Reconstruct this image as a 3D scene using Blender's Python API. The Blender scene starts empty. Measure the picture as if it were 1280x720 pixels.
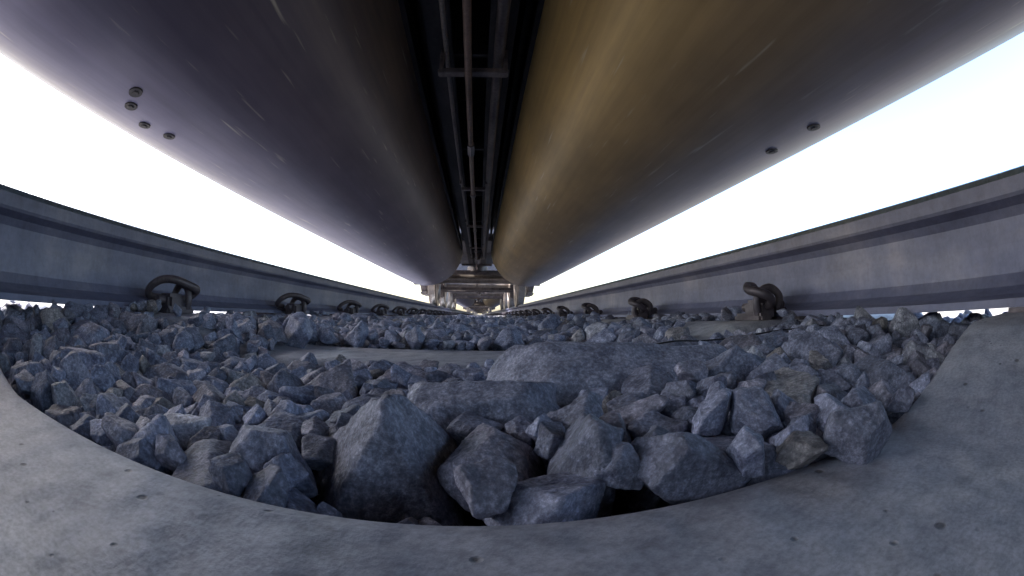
import bpy, bmesh, math, random, time
import numpy as np
from mathutils import Vector, Matrix, Euler
random.seed(7); rng=np.random.default_rng(23)
S=bpy.context.scene
S.view_settings.view_transform='Standard'; S.view_settings.look='None'; S.view_settings.exposure=0

# ---------------------------------------------------------------- helpers
def mat(name):
    m=bpy.data.materials.new(name); m.use_nodes=True
    nt=m.node_tree; b=nt.nodes['Principled BSDF']
    return m,nt,b
def N(nt,t,**kw):
    n=nt.nodes.new(t)
    for k,v in kw.items():
        if k in n.inputs.keys(): n.inputs[k].default_value=v
        else: setattr(n,k,v)
    return n
def coords(nt,scale=(1,1,1)):
    tc=N(nt,'ShaderNodeTexCoord'); mp=N(nt,'ShaderNodeMapping'); mp.inputs['Scale'].default_value=scale
    nt.links.new(tc.outputs['Object'],mp.inputs['Vector']); return mp.outputs['Vector']
def noise(nt,vec,scale,detail=4,rough=.6,dist=0):
    n=N(nt,'ShaderNodeTexNoise'); n.inputs['Scale'].default_value=scale; n.inputs['Detail'].default_value=detail
    n.inputs['Roughness'].default_value=rough; n.inputs['Distortion'].default_value=dist
    nt.links.new(vec,n.inputs['Vector']); return n.outputs['Fac']
def ramp(nt,fac,stops):
    r=N(nt,'ShaderNodeValToRGB'); cr=r.color_ramp
    while len(cr.elements)<len(stops): cr.elements.new(.5)
    for e,(p,c) in zip(cr.elements,stops):
        e.position=p; e.color=(*c,1) if len(c)==3 else c
    nt.links.new(fac,r.inputs['Fac']); return r.outputs['Color']
def mix(nt,fac,a,b,mode='MIX'):
    m=N(nt,'ShaderNodeMix',data_type='RGBA',blend_type=mode)
    for sock,v in ((m.inputs[0],fac),(m.inputs[6],a),(m.inputs[7],b)):
        if hasattr(v,'is_linked'): nt.links.new(v,sock)
        elif isinstance(v,(int,float)): sock.default_value=v
        else: sock.default_value=(*v,1)
    return m.outputs[2]
def bump(nt,b,h,strength=.4,dist=.005,prev=None):
    n=N(nt,'ShaderNodeBump'); n.inputs['Strength'].default_value=strength; n.inputs['Distance'].default_value=dist
    nt.links.new(h,n.inputs['Height'])
    if prev is not None: nt.links.new(prev,n.inputs['Normal'])
    nt.links.new(n.outputs['Normal'],b.inputs['Normal']); return n.outputs['Normal']
def obj(name,me,m=None,parent=None):
    o=bpy.data.objects.new(name,me); S.collection.objects.link(o)
    if m and len(me.materials)==0: me.materials.append(m)
    if parent: o.parent=parent
    return o
def mesh(name,v,f):
    me=bpy.data.meshes.new(name); me.from_pydata([tuple(p) for p in v],[],f); me.update(); return me
def fixn(me):
    bm=bmesh.new(); bm.from_mesh(me); bmesh.ops.recalc_face_normals(bm,faces=bm.faces); bm.to_mesh(me); bm.free(); return me
class Parts:
    def __init__(s): s.bm=bmesh.new()
    def box(s,c,d,bev=.0,rot=None):
        r=bmesh.ops.create_cube(s.bm,size=1); vs=r['verts']
        M=Matrix.Translation(c)@(rot.to_matrix().to_4x4() if rot else Matrix())@Matrix.Diagonal((*d,1))
        bmesh.ops.transform(s.bm,matrix=M,verts=vs)
        if bev>0:
            es=list({e for v in vs for e in v.link_edges}); bmesh.ops.bevel(s.bm,geom=es,offset=bev,segments=2,affect='EDGES')
    def cyl(s,a,b,r,r2=None,n=20,caps=True):
        a=Vector(a);b=Vector(b);d=b-a
        R=d.to_track_quat('Z','Y').to_matrix().to_4x4()
        bmesh.ops.create_cone(s.bm,cap_ends=caps,segments=n,radius1=r,radius2=r if r2 is None else r2,depth=d.length,matrix=Matrix.Translation((a+b)/2)@R)
    def lathe(s,prof,c,n=40):  # axis = X ; prof (x,r)
        rings=[]
        for x,r in prof:
            rings.append([s.bm.verts.new((c[0]+x,c[1]+r*math.cos(t),c[2]+r*math.sin(t))) for t in [2*math.pi*i/n for i in range(n)]])
        for a,b in zip(rings[:-1],rings[1:]):
            for i in range(n): s.bm.faces.new((a[i],a[(i+1)%n],b[(i+1)%n],b[i]))
        s.bm.faces.new(rings[0]); s.bm.faces.new(rings[-1][::-1])
    def tube(s,pts,r,n=10,sub=5):
        P=[Vector(p) for p in pts]; Q=[]
        for i in range(len(P)-1):
            p0=P[max(i-1,0)];p1=P[i];p2=P[i+1];p3=P[min(i+2,len(P)-1)]
            for k in range(sub):
                t=k/sub
                Q.append(.5*((2*p1)+(p2-p0)*t+(2*p0-5*p1+4*p2-p3)*t*t+(3*p1-p0-3*p2+p3)*t**3))
        Q.append(P[-1]); rings=[]; up=Vector((.2,.3,1)).normalized()
        for i,q in enumerate(Q):
            d=(Q[min(i+1,len(Q)-1)]-Q[max(i-1,0)]).normalized()
            u=(up-d*up.dot(d)).normalized(); w=d.cross(u); up=u
            rings.append([s.bm.verts.new(q+r*(u*math.cos(t)+w*math.sin(t))) for t in [2*math.pi*j/n for j in range(n)]])
        for a,b in zip(rings[:-1],rings[1:]):
            for i in range(n): s.bm.faces.new((a[i],a[(i+1)%n],b[(i+1)%n],b[i]))
        s.bm.faces.new(rings[0][::-1]); s.bm.faces.new(rings[-1])
    def mesh(s,name,angle=40):
        bmesh.ops.recalc_face_normals(s.bm,faces=s.bm.faces)
        for f in s.bm.faces: f.smooth=True
        for e in s.bm.edges:
            if len(e.link_faces)==2 and e.calc_face_angle(0)>math.radians(angle): e.smooth=False
        me=bpy.data.meshes.new(name); s.bm.to_mesh(me); s.bm.free(); return me

# ---------------------------------------------------------------- camera (fisheye action camera lying on the sleeper)
CX,CY,CZ=.06,0,.010
cam=bpy.data.cameras.new('Camera'); co=bpy.data.objects.new('Camera',cam); S.collection.objects.link(co); S.camera=co
cam.type='PANO'; cam.sensor_width=36; cam.sensor_fit='HORIZONTAL'
cam.panorama_type='FISHEYE_EQUISOLID'; cam.fisheye_lens=14.34; cam.fisheye_fov=math.radians(230)
cam.clip_start=.005; cam.clip_end=5000
co.location=(CX,CY,CZ); co.rotation_euler=Euler((math.radians(90+3.8),math.radians(-.3),math.radians(-4.5)),'XYZ')

# ---------------------------------------------------------------- light
W=bpy.data.worlds.new('World'); S.world=W; W.use_nodes=True; nt=W.node_tree
bg=nt.nodes['Background']; sky=nt.nodes.new('ShaderNodeTexSky'); sky.sky_type='NISHITA'; sky.sun_disc=False
EL,AZ=math.radians(46),math.radians(-75)
sky.sun_elevation=EL; sky.sun_rotation=AZ; sky.air_density=1.2; sky.dust_density=2.6
nt.links.new(sky.outputs[0],bg.inputs[0]); bg.inputs[1].default_value=.62
sl=bpy.data.lights.new('sun','SUN'); sl.energy=9; sl.angle=math.radians(.5); sl.color=(1,.95,.87)
so=bpy.data.objects.new('sun',sl); S.collection.objects.link(so)
sd=Vector((math.sin(AZ)*math.cos(EL),math.cos(AZ)*math.cos(EL),math.sin(EL)))
so.rotation_euler=sd.to_track_quat('Z','Y').to_euler(); so.location=(-20,10,20)

# ---------------------------------------------------------------- materials
m_rock,nt,b=mat('crushed_granite'); v=coords(nt)
at=N(nt,'ShaderNodeAttribute',attribute_name='tint')
fine=noise(nt,v,330,4,.75); mid=noise(nt,v,55,4,.72)
c=mix(nt,1.0,at.outputs['Color'],ramp(nt,mid,[(.34,(.5,.5,.56)),(.5,(1,1,1)),(.64,(1.5,1.46,1.44))]),'MULTIPLY')
c=mix(nt,1.0,c,ramp(nt,fine,[(.36,(.6,.6,.62)),(.52,(1,1,1)),(.66,(1.7,1.7,1.7))]),'MULTIPLY')
nt.links.new(c,b.inputs['Base Color']); b.inputs['Roughness'].default_value=.6
n1=bump(nt,b,mid,.6,.005); bump(nt,b,fine,.4,.001,n1)
# concrete
m_con,nt,b=mat('sleeper_concrete'); v=coords(nt)
a=noise(nt,v,6,5,.62); d=noise(nt,v,48,5,.7); e=noise(nt,v,380,3,.65)
c=ramp(nt,a,[(.34,(.26,.275,.34)),(.5,(.36,.37,.43)),(.66,(.47,.47,.50))])
c=mix(nt,1.0,c,ramp(nt,d,[(.34,(.8,.79,.79)),(.5,(1,1,1)),(.66,(1.13,1.12,1.12))]),'MULTIPLY')
c=mix(nt,1.0,c,ramp(nt,e,[(.35,(.8,.8,.8)),(.65,(1.14,1.14,1.14))]),'MULTIPLY')
vo=N(nt,'ShaderNodeTexVoronoi'); vo.inputs['Scale'].default_value=62; nt.links.new(v,vo.inputs['Vector'])
pm=N(nt,'ShaderNodeMath',operation='ADD'); nt.links.new(vo.outputs['Distance'],pm.inputs[0])
pz=N(nt,'ShaderNodeMapRange'); nt.links.new(noise(nt,v,16,2),pz.inputs[0]); pz.inputs[1].default_value=.35; pz.inputs[2].default_value=.65; pz.inputs[3].default_value=.12; pz.inputs[4].default_value=-.08
nt.links.new(pz.outputs[0],pm.inputs[1])
pit=ramp(nt,pm.outputs[0],[(.03,(0,0,0)),(.12,(1,1,1))])
c=mix(nt,1.0,c,ramp(nt,pit,[(0,(.4,.38,.37)),(1,(1,1,1))]),'MULTIPLY')
nt.links.new(c,b.inputs['Base Color']); b.inputs['Roughness'].default_value=.55
h=noise(nt,v,30,1.2,.4,.1); n1=bump(nt,b,h,.5,.014); n1=bump(nt,b,pit,.5,.002,n1); n1=bump(nt,b,d,.3,.002,n1); bump(nt,b,e,.4,.0008,n1)
def m_rail_make(name,cols,rough,metal,bs=.3,sc=(1,.35,1),mottle=1.):
    m,nt,b=mat(name); v=coords(nt,sc); v2=coords(nt)
    a=noise(nt,v,9,5,.6); d=noise(nt,v2,70,4,.7)
    c=ramp(nt,a,[(.3,cols[0]),(.5,cols[1]),(.72,cols[2])])
    q=mottle
    c=mix(nt,1.0,c,ramp(nt,d,[(.3,(1-.3*q,1-.32*q,1-.34*q)),(.55,(1,1,1)),(.75,(1+.2*q,1+.18*q,1+.15*q))]),'MULTIPLY')
    nt.links.new(c,b.inputs['Base Color']); b.inputs['Roughness'].default_value=rough; b.inputs['Metallic'].default_value=metal
    bump(nt,b,d,bs,.002); return m,nt,b,c
m_rail,nt,b,c=m_rail_make('weathered_rail_steel',[(.11,.12,.205),(.16,.17,.275),(.235,.235,.32)],.5,.2,.15,mottle=.5)
dr=noise(nt,coords(nt,(1,1,.25)),13,5,.65)
c=mix(nt,1.0,c,ramp(nt,dr,[(.3,(.82,.79,.78)),(.5,(1,1,1)),(.7,(1.25,1.2,1.13))]),'MULTIPLY')
nt.links.new(c,b.inputs['Base Color'])
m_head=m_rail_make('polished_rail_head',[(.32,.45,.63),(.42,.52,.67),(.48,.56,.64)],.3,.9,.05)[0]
m_clip=m_rail_make('clip_steel',[(.07,.06,.08),(.13,.11,.13),(.23,.19,.18)],.45,.35)[0]
m_dark=m_rail_make('grimy_underframe',[(.012,.012,.018),(.025,.024,.03),(.05,.045,.05)],.6,.2)[0]
m_rust=m_rail_make('brown_pipe',[(.14,.09,.07),(.22,.15,.12),(.28,.2,.16)],.5,.3)[0]
m_bogie=m_rail_make('bogie_cast_steel',[(.09,.075,.08),(.17,.145,.145),(.3,.25,.22)],.45,.3)[0]
m_wheel=m_rail_make('wheel_steel',[(.24,.2,.18),(.36,.31,.28),(.45,.4,.36)],.35,.6)[0]
m_body=m_rail_make('wagon_paint',[(.1,.1,.13),(.13,.13,.16),(.18,.17,.18)],.5,.1)[0]
# wagon belly
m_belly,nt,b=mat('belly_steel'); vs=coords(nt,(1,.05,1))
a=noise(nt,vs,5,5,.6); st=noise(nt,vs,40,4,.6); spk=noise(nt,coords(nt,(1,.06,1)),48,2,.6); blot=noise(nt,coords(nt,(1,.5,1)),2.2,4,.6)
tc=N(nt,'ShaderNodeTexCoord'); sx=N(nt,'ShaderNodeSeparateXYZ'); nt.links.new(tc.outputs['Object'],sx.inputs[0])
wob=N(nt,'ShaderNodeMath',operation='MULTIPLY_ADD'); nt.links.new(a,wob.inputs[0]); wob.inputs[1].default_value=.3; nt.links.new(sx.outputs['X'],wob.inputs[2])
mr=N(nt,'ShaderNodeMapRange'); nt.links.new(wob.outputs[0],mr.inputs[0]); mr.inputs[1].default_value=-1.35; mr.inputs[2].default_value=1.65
base=ramp(nt,mr.outputs[0],[(0,(.23,.235,.42)),(.2,(.17,.17,.28)),(.38,(.125,.105,.12)),(.5,(.32,.22,.10)),(.62,(.42,.30,.12)),(.72,(.32,.24,.16)),(.80,(.17,.145,.19)),(1,(.16,.155,.28))])  # warm bounce light and shaded sides of the lobes painted into the colour
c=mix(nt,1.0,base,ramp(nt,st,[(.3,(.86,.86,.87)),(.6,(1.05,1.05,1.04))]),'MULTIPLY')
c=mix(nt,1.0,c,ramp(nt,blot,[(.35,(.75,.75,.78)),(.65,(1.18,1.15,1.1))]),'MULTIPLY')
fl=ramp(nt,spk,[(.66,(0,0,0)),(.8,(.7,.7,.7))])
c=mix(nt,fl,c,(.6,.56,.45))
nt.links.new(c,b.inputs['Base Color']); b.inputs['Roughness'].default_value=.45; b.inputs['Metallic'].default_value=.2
bump(nt,b,st,.08,.003)
# ground
m_gr,nt,b=mat('dry_soil'); v=coords(nt)
a=noise(nt,v,.6,5,.6); d=noise(nt,v,25,4,.7)
c=ramp(nt,a,[(.3,(.40,.36,.31)),(.7,(.5,.46,.41))]); c=mix(nt,1.0,c,ramp(nt,d,[(.3,(.8,.8,.8)),(.7,(1.15,1.15,1.15))]),'MULTIPLY')
nt.links.new(c,b.inputs['Base Color']); b.inputs['Roughness'].default_value=.95; bump(nt,b,d,.4,.02)
m_bed,nt,b=mat('ballast_bed'); v=coords(nt)
vo=N(nt,'ShaderNodeTexVoronoi'); vo.inputs['Scale'].default_value=25; nt.links.new(v,vo.inputs['Vector'])
c=ramp(nt,vo.outputs['Distance'],[(0,(.34,.34,.38)),(.6,(.1,.1,.11))])
nt.links.new(c,b.inputs['Base Color']); b.inputs['Roughness'].default_value=.95

# ---------------------------------------------------------------- ground, embankment
Y0,Y1=-60,260
me=mesh('ground',[(-2500,-2500,-.62),(2500,-2500,-.62),(2500,2500,-.62),(-2500,2500,-.62)],[(0,1,2,3)]); obj('ground',me,m_gr)
prof=[(-2.9,-.63),(-1.75,-.12),(-1.3,-.12),(0,-.13),(1.3,-.12),(1.75,-.12),(2.9,-.63)]
v=[(x,y,z) for y in (Y0,Y1) for x,z in prof]; n=len(prof)
obj('ballast_embankment',mesh('bed',v,[(i,i+1,n+i+1,n+i) for i in range(n-1)]),m_bed)

# ---------------------------------------------------------------- rails
RH=.182
half=[(.075,0),(.075,.011),(.045,.017),(.018,.028),(.0095,.045),(.0082,.085),(.0095,.12),(.016,.133),(.0345,.142),(.0365,.147),(.0365,.168),(.033,.177),(.024,.1805),(.0,RH)]
pr=half+[(-x,z) for x,z in half[-2::-1]]
def rail(x0):
    vv=[];ff=[];n=len(pr); ys=[Y0,0,Y1]
    for y in ys: vv+=[(x,y,z) for x,z in pr]
    for k in range(len(ys)-1):
        for i in range(n):
            j=(i+1)%n; ff.append((k*n+i,k*n+j,(k+1)*n+j,(k+1)*n+i))
    ff.append(tuple(range(n))); ff.append(tuple(range((len(ys)-1)*n,len(ys)*n))[::-1])
    me=fixn(mesh('rail',vv,ff)); me.materials.append(m_rail); me.materials.append(m_head)
    for p in me.polygons:
        zc=sum(me.vertices[i].co.z for i in p.vertices)/len(p.vertices)
        if zc>.17 and len(p.vertices)==4: p.material_index=1
    o=obj('steel_rail',me); o.location.x=x0; return o
rail(-.752); rail(.752)

# ---------------------------------------------------------------- sleepers with clips
def ztop(x):
    x=abs(x); t=min(max((x-.28)/.25,0),1); t=t*t*(3-2*t); return -.062+t*.055
xs=np.linspace(-1.27,1.27,120)
sec=[(-.16,-.24),(-.137,-.022),(-.133,-.009),(-.126,-.0025),(-.115,0),(-.06,0.0008),(0,0.001),(.06,.0008),(.115,0),(.126,-.0025),(.133,-.009),(.137,-.022),(.16,-.24)]
vv=[];ff=[];n=len(sec)
for x in xs:
    e=1 if abs(x)<1.26 else .96
    for y,z in sec: vv.append((x,y*e,ztop(x)+z if z>-.2 else -.24))
for k in range(len(xs)-1):
    for i in range(n-1): ff.append((k*n+i,(k+1)*n+i,(k+1)*n+i+1,k*n+i+1))
    ff.append((k*n,k*n+n-1,(k+1)*n+n-1,(k+1)*n))
ff.append(tuple(range(n))); ff.append(tuple(range((len(xs)-1)*n,len(xs)*n)))
me_sl=fixn(mesh('sleeper_body',vv,ff)); me_sl.materials.append(m_con)
P=Parts()
for sx_ in (-1,1): P.box((sx_*.752,0,-.0035),(.16,.2,.0065))
me_pad=P.mesh('rail_pad'); me_pad.materials.append(m_clip)
def clipmesh():
    P=Parts()
    for rx in (-.752,.752):
        for s in (-1,1):
            ex=rx+s*.075; sgn=s
            T=lambda u,v_,w:(ex+sgn*v_,u*s,w)
            P.tube([T(*p) for p in [(-.055,.038,.022),(-.02,.038,.022),(.025,.038,.023),(.052,.045,.03),(.062,.062,.042),(.05,.08,.05),(.02,.082,.056),(-.012,.062,.066),(-.03,.03,.066),(-.045,.004,.052),(-.04,-.016,.034),(-.015,-.022,.028),(.015,-.02,.027)]],.0095)
            P.tube([T(*p) for p in [(.035,.008,.02),(.04,.012,.045),(.037,.035,.06),(.032,.06,.052),(.03,.07,.03),(.03,.066,.004)]],.009)
            P.box(T(0,.036,.014),(.05,.062,.045),.008)
            P.box(T(0,.058,-.001),(.035,.1,.02),.006)
            P.box(T(0,-.005,.0135),(.03,.07,.012),.002)
    return P.mesh('clips')
me_cl=clipmesh(); me_cl.materials.append(m_clip)
SP=.7; SY0=.001
sl_y=[SY0+SP*k for k in range(-6,60)]
for y in sl_y:
    o=obj('concrete_sleeper',me_sl); o.location.y=y; o.rotation_euler.z=random.uniform(-.008,.008) if abs(y-SY0)>.1 else .02
    for nm,mm in (('rail_pads',me_pad),('rail_clips',me_cl)):
        c=bpy.data.objects.new(nm,mm); S.collection.objects.link(c); c.parent=o
me_sl.polygons.foreach_set('use_smooth',[len(p.vertices)==4 for p in me_sl.polygons])

# ---------------------------------------------------------------- ballast stones
def ico(sub):
    bm=bmesh.new(); bmesh.ops.create_icosphere(bm,subdivisions=sub,radius=1); bm.verts.ensure_lookup_table()
    V=np.array([v.co[:] for v in bm.verts]); F=np.array([[v.index for v in f.verts] for f in bm.faces]); bm.free(); return V,F
ICO={s:ico(s) for s in (2,3,4,5)}
def rockshape(sub,dims,seed,planes=None):
    r=np.random.default_rng(seed); V,F=ICO[sub]
    if planes is None:
        npl=int(r.integers(8,13)); nn=r.normal(size=(npl*6,3)); nn/=np.linalg.norm(nn,axis=1)[:,None]
        keep=[nn[0]]
        for q in nn[1:]:
            if len(keep)>=npl: break
            if max(np.dot(k,q) for k in keep)<.66: keep.append(q)
        nn=np.array(keep); of=r.uniform(.6,.98,len(nn))
    else:
        nn=np.array([p[:3] for p in planes],float); nn/=np.linalg.norm(nn,axis=1)[:,None]; of=np.array([p[3] for p in planes])
    dp=V@nn.T; rad=of/np.maximum(dp,.08)
    kk=42.; rr=-np.log(np.exp(-kk*np.minimum(rad,4)).sum(1)+np.exp(-kk*1.36))/kk
    P=V*rr[:,None]
    A=np.zeros(len(P))
    for o_,am in ((2.2,.045),(5,.026),(10,.016),(19,.008)):
        for _ in range(4):
            k=r.normal(size=3)*o_; s=np.sin(P@k+r.uniform(0,6.28)); A+=am*.5*(1-2*np.abs(s)) if o_>6 else am*.5*s
    P=P*(1+A)[:,None]*np.array(dims)
    return P,F
rocks=[]; special={}
def rotm(r): return np.array(Euler((r[0],r[1],r[2])).to_matrix())
G=.004; gx0,gx1,gy0,gy1=-.80,.80,-.9,5.2
nx=int((gx1-gx0)/G); ny=int((gy1-gy0)/G)
H=np.full((ny,nx),-.16)
gxs=gx0+(np.arange(nx)+.5)*G; gys=gy0+(np.arange(ny)+.5)*G
zt=np.array([ztop(x) for x in gxs])
for y in sl_y:
    i0=np.searchsorted(gys,y-.137); i1=np.searchsorted(gys,y+.137)
    if i1>i0: H[i0:i1,:]=np.maximum(H[i0:i1,:],zt[None,:])
H[:,np.abs(np.abs(gxs)-.752)<.077]=.03
for y in sl_y:
    i0=np.searchsorted(gys,y-.07); i1=np.searchsorted(gys,y+.07)
    if i1>i0: H[i0:i1,np.abs(np.abs(gxs)-.64)<.06]=.04
def rest(x,y,r):
    k=int(r/G); ix=int((x-gx0)/G); iy=int((y-gy0)/G)
    if ix-k<0 or iy-k<0 or ix+k+1>=nx or iy+k+1>=ny: return None
    sub=H[iy-k:iy+k+1,ix-k:ix+k+1]
    d2=((np.arange(-k,k+1)*G)**2); D=d2[:,None]+d2[None,:]; m=D<r*r
    s=np.sqrt(np.maximum(r*r-D,0))
    return float((sub+s)[m].max()),(iy,ix,k,m,s)
def stamp(z,info,fl=1.0):
    iy,ix,k,m,s=info; sub=H[iy-k:iy+k+1,ix-k:ix+k+1]; np.maximum(sub,np.where(m,z+s*fl,-9),out=sub)
def onsl(x,y,pad=0):
    d=min(abs(y-s) for s in sl_y); return d<.137+pad
def tint():
    t=rng.random(); b_=rng.uniform(.15,.32)
    if t<.7: c=np.array([.85,.92,1.27])
    elif t<.9: c=np.array([.94,.93,1.18])
    elif t<.95: c=np.array([1.04,.99,1.04])
    else: c=np.array([.97,1.0,1.18]); b_*=1.4
    return c*b_
def addrock(x,y,z,r,dims,rot): rocks.append((x,y,z,r,dims,rot,tint()))
pyr=[(-.85,-.25,.62,.62),(.72,-.35,.60,.60),(-.1,-1,.28,.66),(.1,.9,.5,.8),(0,0,-1,.85),(-1,0,-.35,.98),(1,.1,-.3,.98),(.25,-.8,-.55,.9),(-.2,-.1,1,.92)]
slab=[(-.15,-.55,.85,.62),(.1,.2,1,.66),(-1,-.2,.35,.92),(1,-.2,.3,.95),(0,-1,.05,.75),(0,1,.1,.85),(0,0,-1,.8),(.7,-.6,.2,.95),(-.6,-.75,.3,.9)]
# key stones: x,y,z, half dims, yaw, planes
manual=[(.008,.214,-.088,(.046,.036,.060),.22,pyr),(.210,.350,-.056,(.122,.05,.058),.10,slab),(.058,.295,-.060,(.058,.034,.032),-.05,slab),
        (.116,.245,-.080,(.026,.024,.040),.2,None),(.240,.118,-.05,(.030,.022,.019),.5,None),(-.075,.235,-.088,(.030,.026,.034),.9,None),
        (.17,.215,-.094,(.034,.028,.028),.5,None),(.077,.183,-.108,(.026,.022,.026),1.2,None)]
for x,y,z,d,yaw,pl in manual:
    if pl: special[len(rocks)]=pl
    rocks.append((x,y,z,max(d),d,(rng.uniform(-.1,.1),rng.uniform(-.1,.1),yaw),np.array([.195,.205,.27])*rng.uniform(.9,1.2)))
    ix=int((x-gx0)/G); iy=int((y-gy0)/G); kx=int(d[0]*.75/G); ky=int(d[1]*.75/G)
    H[iy-ky:iy+ky+1,ix-kx:ix+kx+1]=np.maximum(H[iy-ky:iy+ky+1,ix-kx:ix+kx+1],z+d[2]*.75)
def sm(a,b,x): t=min(max((x-a)/(b-a),0),1); return t*t*(3-2*t)
def cap(x,y):
    e=min(abs(x)/.6,1)
    c=-.034+.032*e**2
    if 0<y<.62:
        w=sm(-.42,-.2,x)*(1-sm(.1,.3,x))
        c=c*(1-w)+w*(-.062)
    if y>0 and y<.3: c=min(c,-.066+.02*(y-.13)/.17+.03*e)
    return c+.006*math.sin(7*x+3*y)+.005*math.sin(11*y-4*x)
def drop(n,yr,rlo,rhi,xr=(-.76,.76),cand=12,spread=.03,pw=1.3,tight=.78):
    c_=0
    for _ in range(n):
        r=rlo+(rhi-rlo)*rng.random()**pw
        x=rng.uniform(*xr); y=rng.uniform(*yr); best=None
        for _c in range(cand):
            xx=x+rng.normal()*spread; yy=y+rng.normal()*spread
            if abs(xx-.008)<.035+r*.5 and yy<.2 and r>.02: continue
            q=rest(xx,yy,r*tight)
            if q and (best is None or q[0]<best[0]): best=(q[0],xx,yy,q[1])
        if best is None: continue
        z,xx,yy,info=best
        if abs(xx-.008)<.045 and .1<yy<.2 and z+r>-.085: continue
        if z+r*.5>cap(xx,yy)+(.02 if onsl(xx,yy,-.01) else 0): continue
        if onsl(xx,yy,-.01):
            if abs(yy-SY0)<.2: continue
            if -.3<xx<.28 and abs(yy-SY0-SP)<.2: continue
            if rng.random()>(.12 if abs(xx)<.25 else .5): continue
        d=np.array([1.16,.92,.76])*r*rng.uniform(.88,1.14,3)
        addrock(xx,yy,z,r,tuple(d),(rng.normal()*.5,rng.normal()*.5,rng.uniform(0,6.28)))
        stamp(z,info,.88); c_+=1
    return c_
t0=time.time()
drop(5500,(-.9,1.6),.020,.040)
drop(1500,(.12,.45),.012,.024,xr=(-.4,.45))
drop(3000,(.1,1.2),.010,.018)
drop(5000,(1.6,5.2),.022,.04,cand=6)
for _ in range(4500):
    y=rng.uniform(5.1,26) if rng.random()<.75 else rng.uniform(26,45); x=rng.uniform(-.66,.66); r=rng.uniform(.024,.04)
    if onsl(x,y) and rng.random()<.75: continue
    addrock(x,y,rng.uniform(-.08,-.045)+.02*(abs(x)/.66)**2,r,(r*1.1,r*.9,r*.75),(rng.normal()*.6,rng.normal()*.6,rng.uniform(0,6.28)))
for _ in range(3500):
    y=rng.uniform(-3,12); x=rng.uniform(.83,1.95)*rng.choice([-1,1]); r=rng.uniform(.024,.04)
    if onsl(x,y) and abs(x)<1.27 and rng.random()<.8: continue
    addrock(x,y,-.05-max(0,abs(x)-1.7)*.45+rng.uniform(-.04,.015),r,(r*1.1,r*.9,r*.75),(rng.normal()*.6,rng.normal()*.6,rng.uniform(0,6.28)))
for _ in range(2600):   # packed under the rails between sleepers
    y=rng.uniform(-1.5,9); x=rng.uniform(.69,.82)*rng.choice([-1,1]); r=rng.uniform(.02,.034)
    if onsl(x,y,.01): continue
    addrock(x,y,-.004-r*.8-rng.uniform(0,.03),r,(r*1.1,r*.9,r*.7),(rng.normal()*.2,rng.normal()*.2,rng.uniform(0,6.28)))
VV=[];FF=[];CC=[];off=0
lib={}
for i,(x,y,z,r,dims,rot,tn) in enumerate(rocks):
    d=math.dist((x,y,z),(CX,CY,CZ)); topmost = z+r>-.085 or d<.3
    sub=5 if (d<.45 and topmost and y>.08) else 4 if d<.95 and topmost and y>0 else 3 if (d<2.2 and y>-.3) else 2
    if sub>=4: P,F=rockshape(sub,dims,1000+i,special.get(i))
    else:
        k=(sub,i%40)
        if k not in lib: lib[k]=rockshape(sub,(1,1,1),k[1]+77)
        P,F=lib[k]; P=P*np.array(dims)
    P=P@rotm(rot).T+np.array([x,y,z])
    VV.append(P);FF.append(F+off);off+=len(P); CC.append(np.repeat(np.append(tn,1)[None],len(P),0))
VV=np.concatenate(VV);FF=np.concatenate(FF);CC=np.concatenate(CC)
print('rocks',len(rocks),'faces',len(FF),time.time()-t0)
me=bpy.data.meshes.new('ballast'); me.vertices.add(len(VV)); me.vertices.foreach_set('co',VV.astype(np.float32).ravel())
me.loops.add(FF.size); me.loops.foreach_set('vertex_index',FF.astype(np.int32).ravel())
me.polygons.add(len(FF)); me.polygons.foreach_set('loop_start',np.arange(0,FF.size,3,dtype=np.int32)); me.polygons.foreach_set('use_smooth',np.ones(len(FF),dtype=bool))
me.update(calc_edges=True); ca=me.color_attributes.new('tint','FLOAT_COLOR','POINT'); ca.data.foreach_set('color',CC.astype(np.float32).ravel())
obj('ballast_gravel',me,m_rock)
# thin loose wire lying over the stones
def hz(x,y): 
    ix=int((x-gx0)/G); iy=int((y-gy0)/G); return float(H[iy-4:iy+5,ix-4:ix+5].max())
P=Parts(); P.tube([(x,y,hz(x,y)+.004) for x,y in [(.24,.46),(.29,.45),(.34,.455),(.39,.44),(.44,.425),(.49,.43),(.54,.41)]],.0011,6,6)
me=P.mesh('wire'); obj('loose_wire',me,m_dark)

# ---------------------------------------------------------------- wagon
LX,LZ,LR=.83,1.075,.60
L0,L1=-6.6,6.6
WB=8.1
P=Parts()
for s in (-1,1):
    n=72; rings=[]; Ys=[(L0-.36,.25),(L0-.28,.55),(L0-.15,.84),(L0,1)]+[(L0+(L1-L0)*t/12,1) for t in range(1,12)]+[(L1,1),(L1+.15,.84),(L1+.28,.55),(L1+.36,.25)]
    for y,k in Ys:
        rings.append([P.bm.verts.new((s*LX+LR*k*math.cos(t),y,LZ+LR*k*math.sin(t))) for t in [2*math.pi*i/n for i in range(n)]])
    for a_,b_ in zip(rings[:-1],rings[1:]):
        for i in range(n): P.bm.faces.new((a_[i],a_[(i+1)%n],b_[(i+1)%n],b_[i]))
    P.bm.faces.new(rings[0]); P.bm.faces.new(rings[-1][::-1])
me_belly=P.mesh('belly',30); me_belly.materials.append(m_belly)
P=Parts()
def onlobe(s,ang,y,r=.024,h=.003):
    d=Vector((math.cos(ang)*s,0,math.sin(ang))); c=Vector((s*LX,y,LZ))+d*LR
    P.cyl(c-d*.01,c+d*h,r,r*.85,16); P.cyl(c+d*h,c+d*(h+.003),r*.5,r*.4,6)
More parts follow.
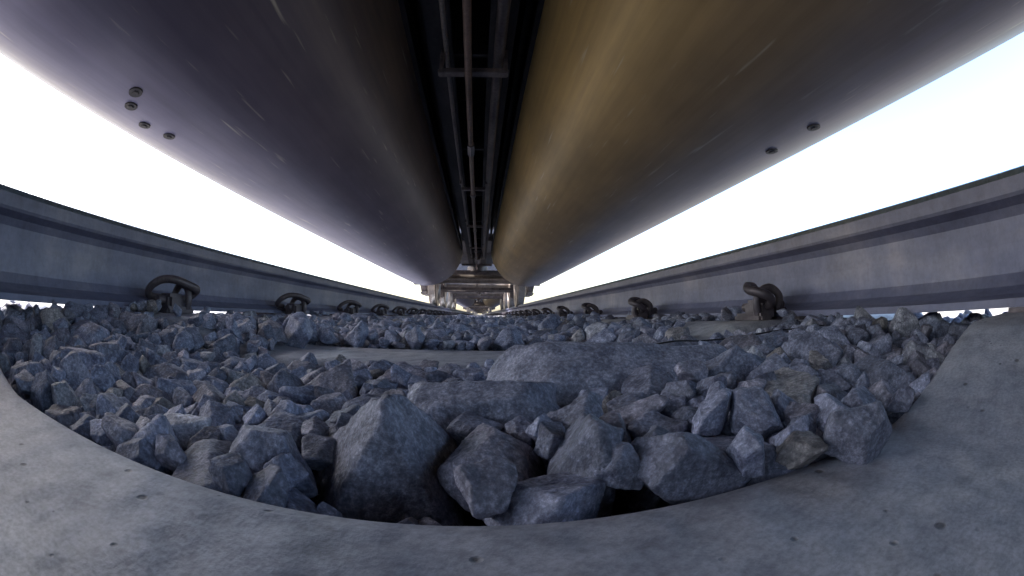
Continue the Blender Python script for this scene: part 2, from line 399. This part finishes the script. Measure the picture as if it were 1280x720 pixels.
for s,lst in ((-1,[(-1.70,.53),(-1.60,.57),(-1.52,.68),(-1.56,.78)]),(1,[(-1.47,.66),(-1.47,.86)])):
    for a_,y in lst: onlobe(s,a_,y)
me_plug=P.mesh('plugs'); me_plug.materials.append(m_dark)
P=Parts()
for s in (-1,1):
    P.box((s*.135,0,1.18),(.02,17.6,.42)); P.box((s*.11,0,.975),(.09,17.6,.016))
    P.box((s*.235,0,1.02),(.035,12.4,.05)); P.box((s*.21,0,1.32),(.02,12.2,.3))
P.box((0,0,1.385),(.27,17.6,.02)); P.box((0,0,1.5),(2.6,13.4,.04))
for i in range(-6,7): P.box((0,i*1.0+.35,1.2),(.25,.02,.36))
me_sill=P.mesh('center_sill'); me_sill.materials.append(m_dark)
P=Parts()
P.tube([(-.0,-6.9,.83),(0,6.3,.83),(0,6.6,.85),(.05,7.0,.95)],.0125,10,6)
me_pipe=P.mesh('brake_pipe'); me_pipe.materials.append(m_rust)
P=Parts()
P.cyl((.105,-6.8,.93),(.105,6.6,.93),.02); P.cyl((-.085,-6.8,.94),(-.085,6.6,.94),.009)
P.box((.015,1.24,.858),(.25,.04,.02),.004); P.box((-.1,1.24,.91),(.014,.03,.1)); P.box((.13,1.24,.91),(.014,.03,.1))
for y in (-.9,-2.6,2.7,3.9,5.2,6.2):
    P.box((.0,y,.87),(.16,.035,.022),.003); P.box((-.09,y,.95),(.012,.03,.09)); P.box((.09,y,.95),(.012,.03,.09))
    P.cyl((0,y-.025,.83),(0,y+.025,.83),.02); P.box((0,y,.87),(.02,.03,.08))
for y in (1.9,4.6,5.7): P.cyl((0,y-.06,.83),(0,y+.06,.83),.019,n=6)
P.cyl((0.02,5.9,.86),(0.02,6.5,.86),.05); P.box((.0,6.75,.84),(.5,.05,.03),.004)
me_fit=P.mesh('brake_rigging'); me_fit.materials.append(m_bogie)
P=Parts()
y0,y1=-7.2,7.2
sec=[(-1.46,1.25),(-1.5,1.6),(-1.5,3.1),(-1.1,3.6),(0,3.75),(1.1,3.6),(1.5,3.1),(1.5,1.6),(1.46,1.25),(1.0,1.54),(-1.0,1.54)]
A=[P.bm.verts.new((x,y0,z)) for x,z in sec]; B=[P.bm.verts.new((x,y1,z)) for x,z in sec]
for i in range(len(sec)): j=(i+1)%len(sec); P.bm.faces.new((A[i],A[j],B[j],B[i]))
P.bm.faces.new(A);P.bm.faces.new(B[::-1])
for i in range(-6,7):
    for s in (-1,1): P.box((s*1.53,i*1.15,2.35),(.06,.09,1.5),.01)
P.box((0,y0-.75,1.4),(1.3,1.5,.14),.01); P.box((0,y1+.75,1.4),(1.3,1.5,.14),.01)
for ye in (-8.7,8.7):
    P.box((0,ye,1.25),(2.6,.12,.3),.01)
    for s in (-1,1): P.box((s*1.3,ye-.5*math.copysign(1,ye),1.0),(.04,.03,.6))
me_bodyy=P.mesh('hopper_body'); me_bodyy.materials.append(m_body)
P=Parts()
for s in (-1,1):
    P.box((0,s*8.95,1.0),(.14,.6,.14),.02); P.box((.03,s*9.25,1.0),(.3,.26,.28),.05)
    P.tube([(.25,s*8.7,.95),(.28,s*9.0,.7),(.2,s*9.25,.55),(.08,s*9.4,.62)],.025)
me_coup=P.mesh('coupler'); me_coup.materials.append(m_bogie)
WR=.46; ZA=RH+WR-.004
def bogie():
    P=Parts()
    for s in (-1,1):
        X=s*1.02
        P.box((X,0,.96),(.12,1.5,.12),.02)
        for t in (-1,1):
            P.box((X,t*.62,.84),(.12,.62,.1),.02,Euler((-t*.55,0,0)))
            P.box((X,t*.42,.56),(.12,.6,.1),.02,Euler((t*.5,0,0)))
            P.box((X,t*.9,.68),(.15,.26,.26),.03); P.cyl((X-.1,t*.9,ZA),(X+.1,t*.9,ZA),.11)
            P.box((X,t*.27,.66),(.11,.06,.5),.01)
        P.box((X,0,.42),(.14,.7,.07),.02)
        for a_ in (-.12,.0,.12):
            P.cyl((X+(.03 if a_ else 0),a_,.46),(X,a_,.74),.05,n=12)
    P.box((0,0,.8),(2.1,.36,.16),.03); P.cyl((0,0,.86),(0,0,.96),.2)
    for t in (-1,1):
        P.box((0,t*.36,.5),(1.5,.07,.05),.01); P.cyl((-.7,t*.36,.5),(0,t*.2,.5),.022); P.cyl((.7,t*.36,.5),(0,t*.2,.5),.022)
        P.box((0,t*.27,.62),(.03,.07,.34),.005,Euler((t*.3,0,0)))
        for s in (-1,1): P.box((s*.745,t*.41,.5),(.1,.06,.28),.02)
    P.cyl((.05,-.34,.42),(.05,.34,.42),.02)
    m1=P.mesh('bogie_frame'); m1.materials.append(m_bogie)
    P=Parts()
    for t in (-1,1):
        P.lathe([(-1.1,.06),(-.82,.065),(-.8,.09),(-.62,.09),(-.6,.08),(.6,.08),(.62,.09),(.8,.09),(.82,.065),(1.1,.06)],(0,t*.9,ZA),20)
        for s in (-1,1):
            pf=[(-.075,.12),(-.075,.20),(-.045,.36),(-.07,.39),(-.07,WR+.024),(-.055,WR+.028),(-.042,WR+.008),(.062,WR-.004),(.066,WR-.02),(.064,.40),(.0,.36),(-.01,.2),(.04,.16),(.04,.12)]
            if s<0: pf=[(-a_,r_) for a_,r_ in pf]
            P.lathe(pf,(s*.755,t*.9,ZA),48)
    m2=P.mesh('wheelsets',30); m2.materials.append(m_wheel)
    return m1,m2
mb,mw=bogie()
PITCH=19.6
def wagon(yc):
    e=bpy.data.objects.new('hopper_wagon',None); S.collection.objects.link(e); e.location.y=yc
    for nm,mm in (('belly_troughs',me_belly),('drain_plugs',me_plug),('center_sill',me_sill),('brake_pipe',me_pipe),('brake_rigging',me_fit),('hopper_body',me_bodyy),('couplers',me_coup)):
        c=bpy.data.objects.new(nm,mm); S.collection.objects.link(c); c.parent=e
    for k in (-1,1):
        for nm,mm in (('bogie_frame',mb),('wheelsets',mw)):
            c=bpy.data.objects.new(nm,mm); S.collection.objects.link(c); c.parent=e; c.location.y=k*WB
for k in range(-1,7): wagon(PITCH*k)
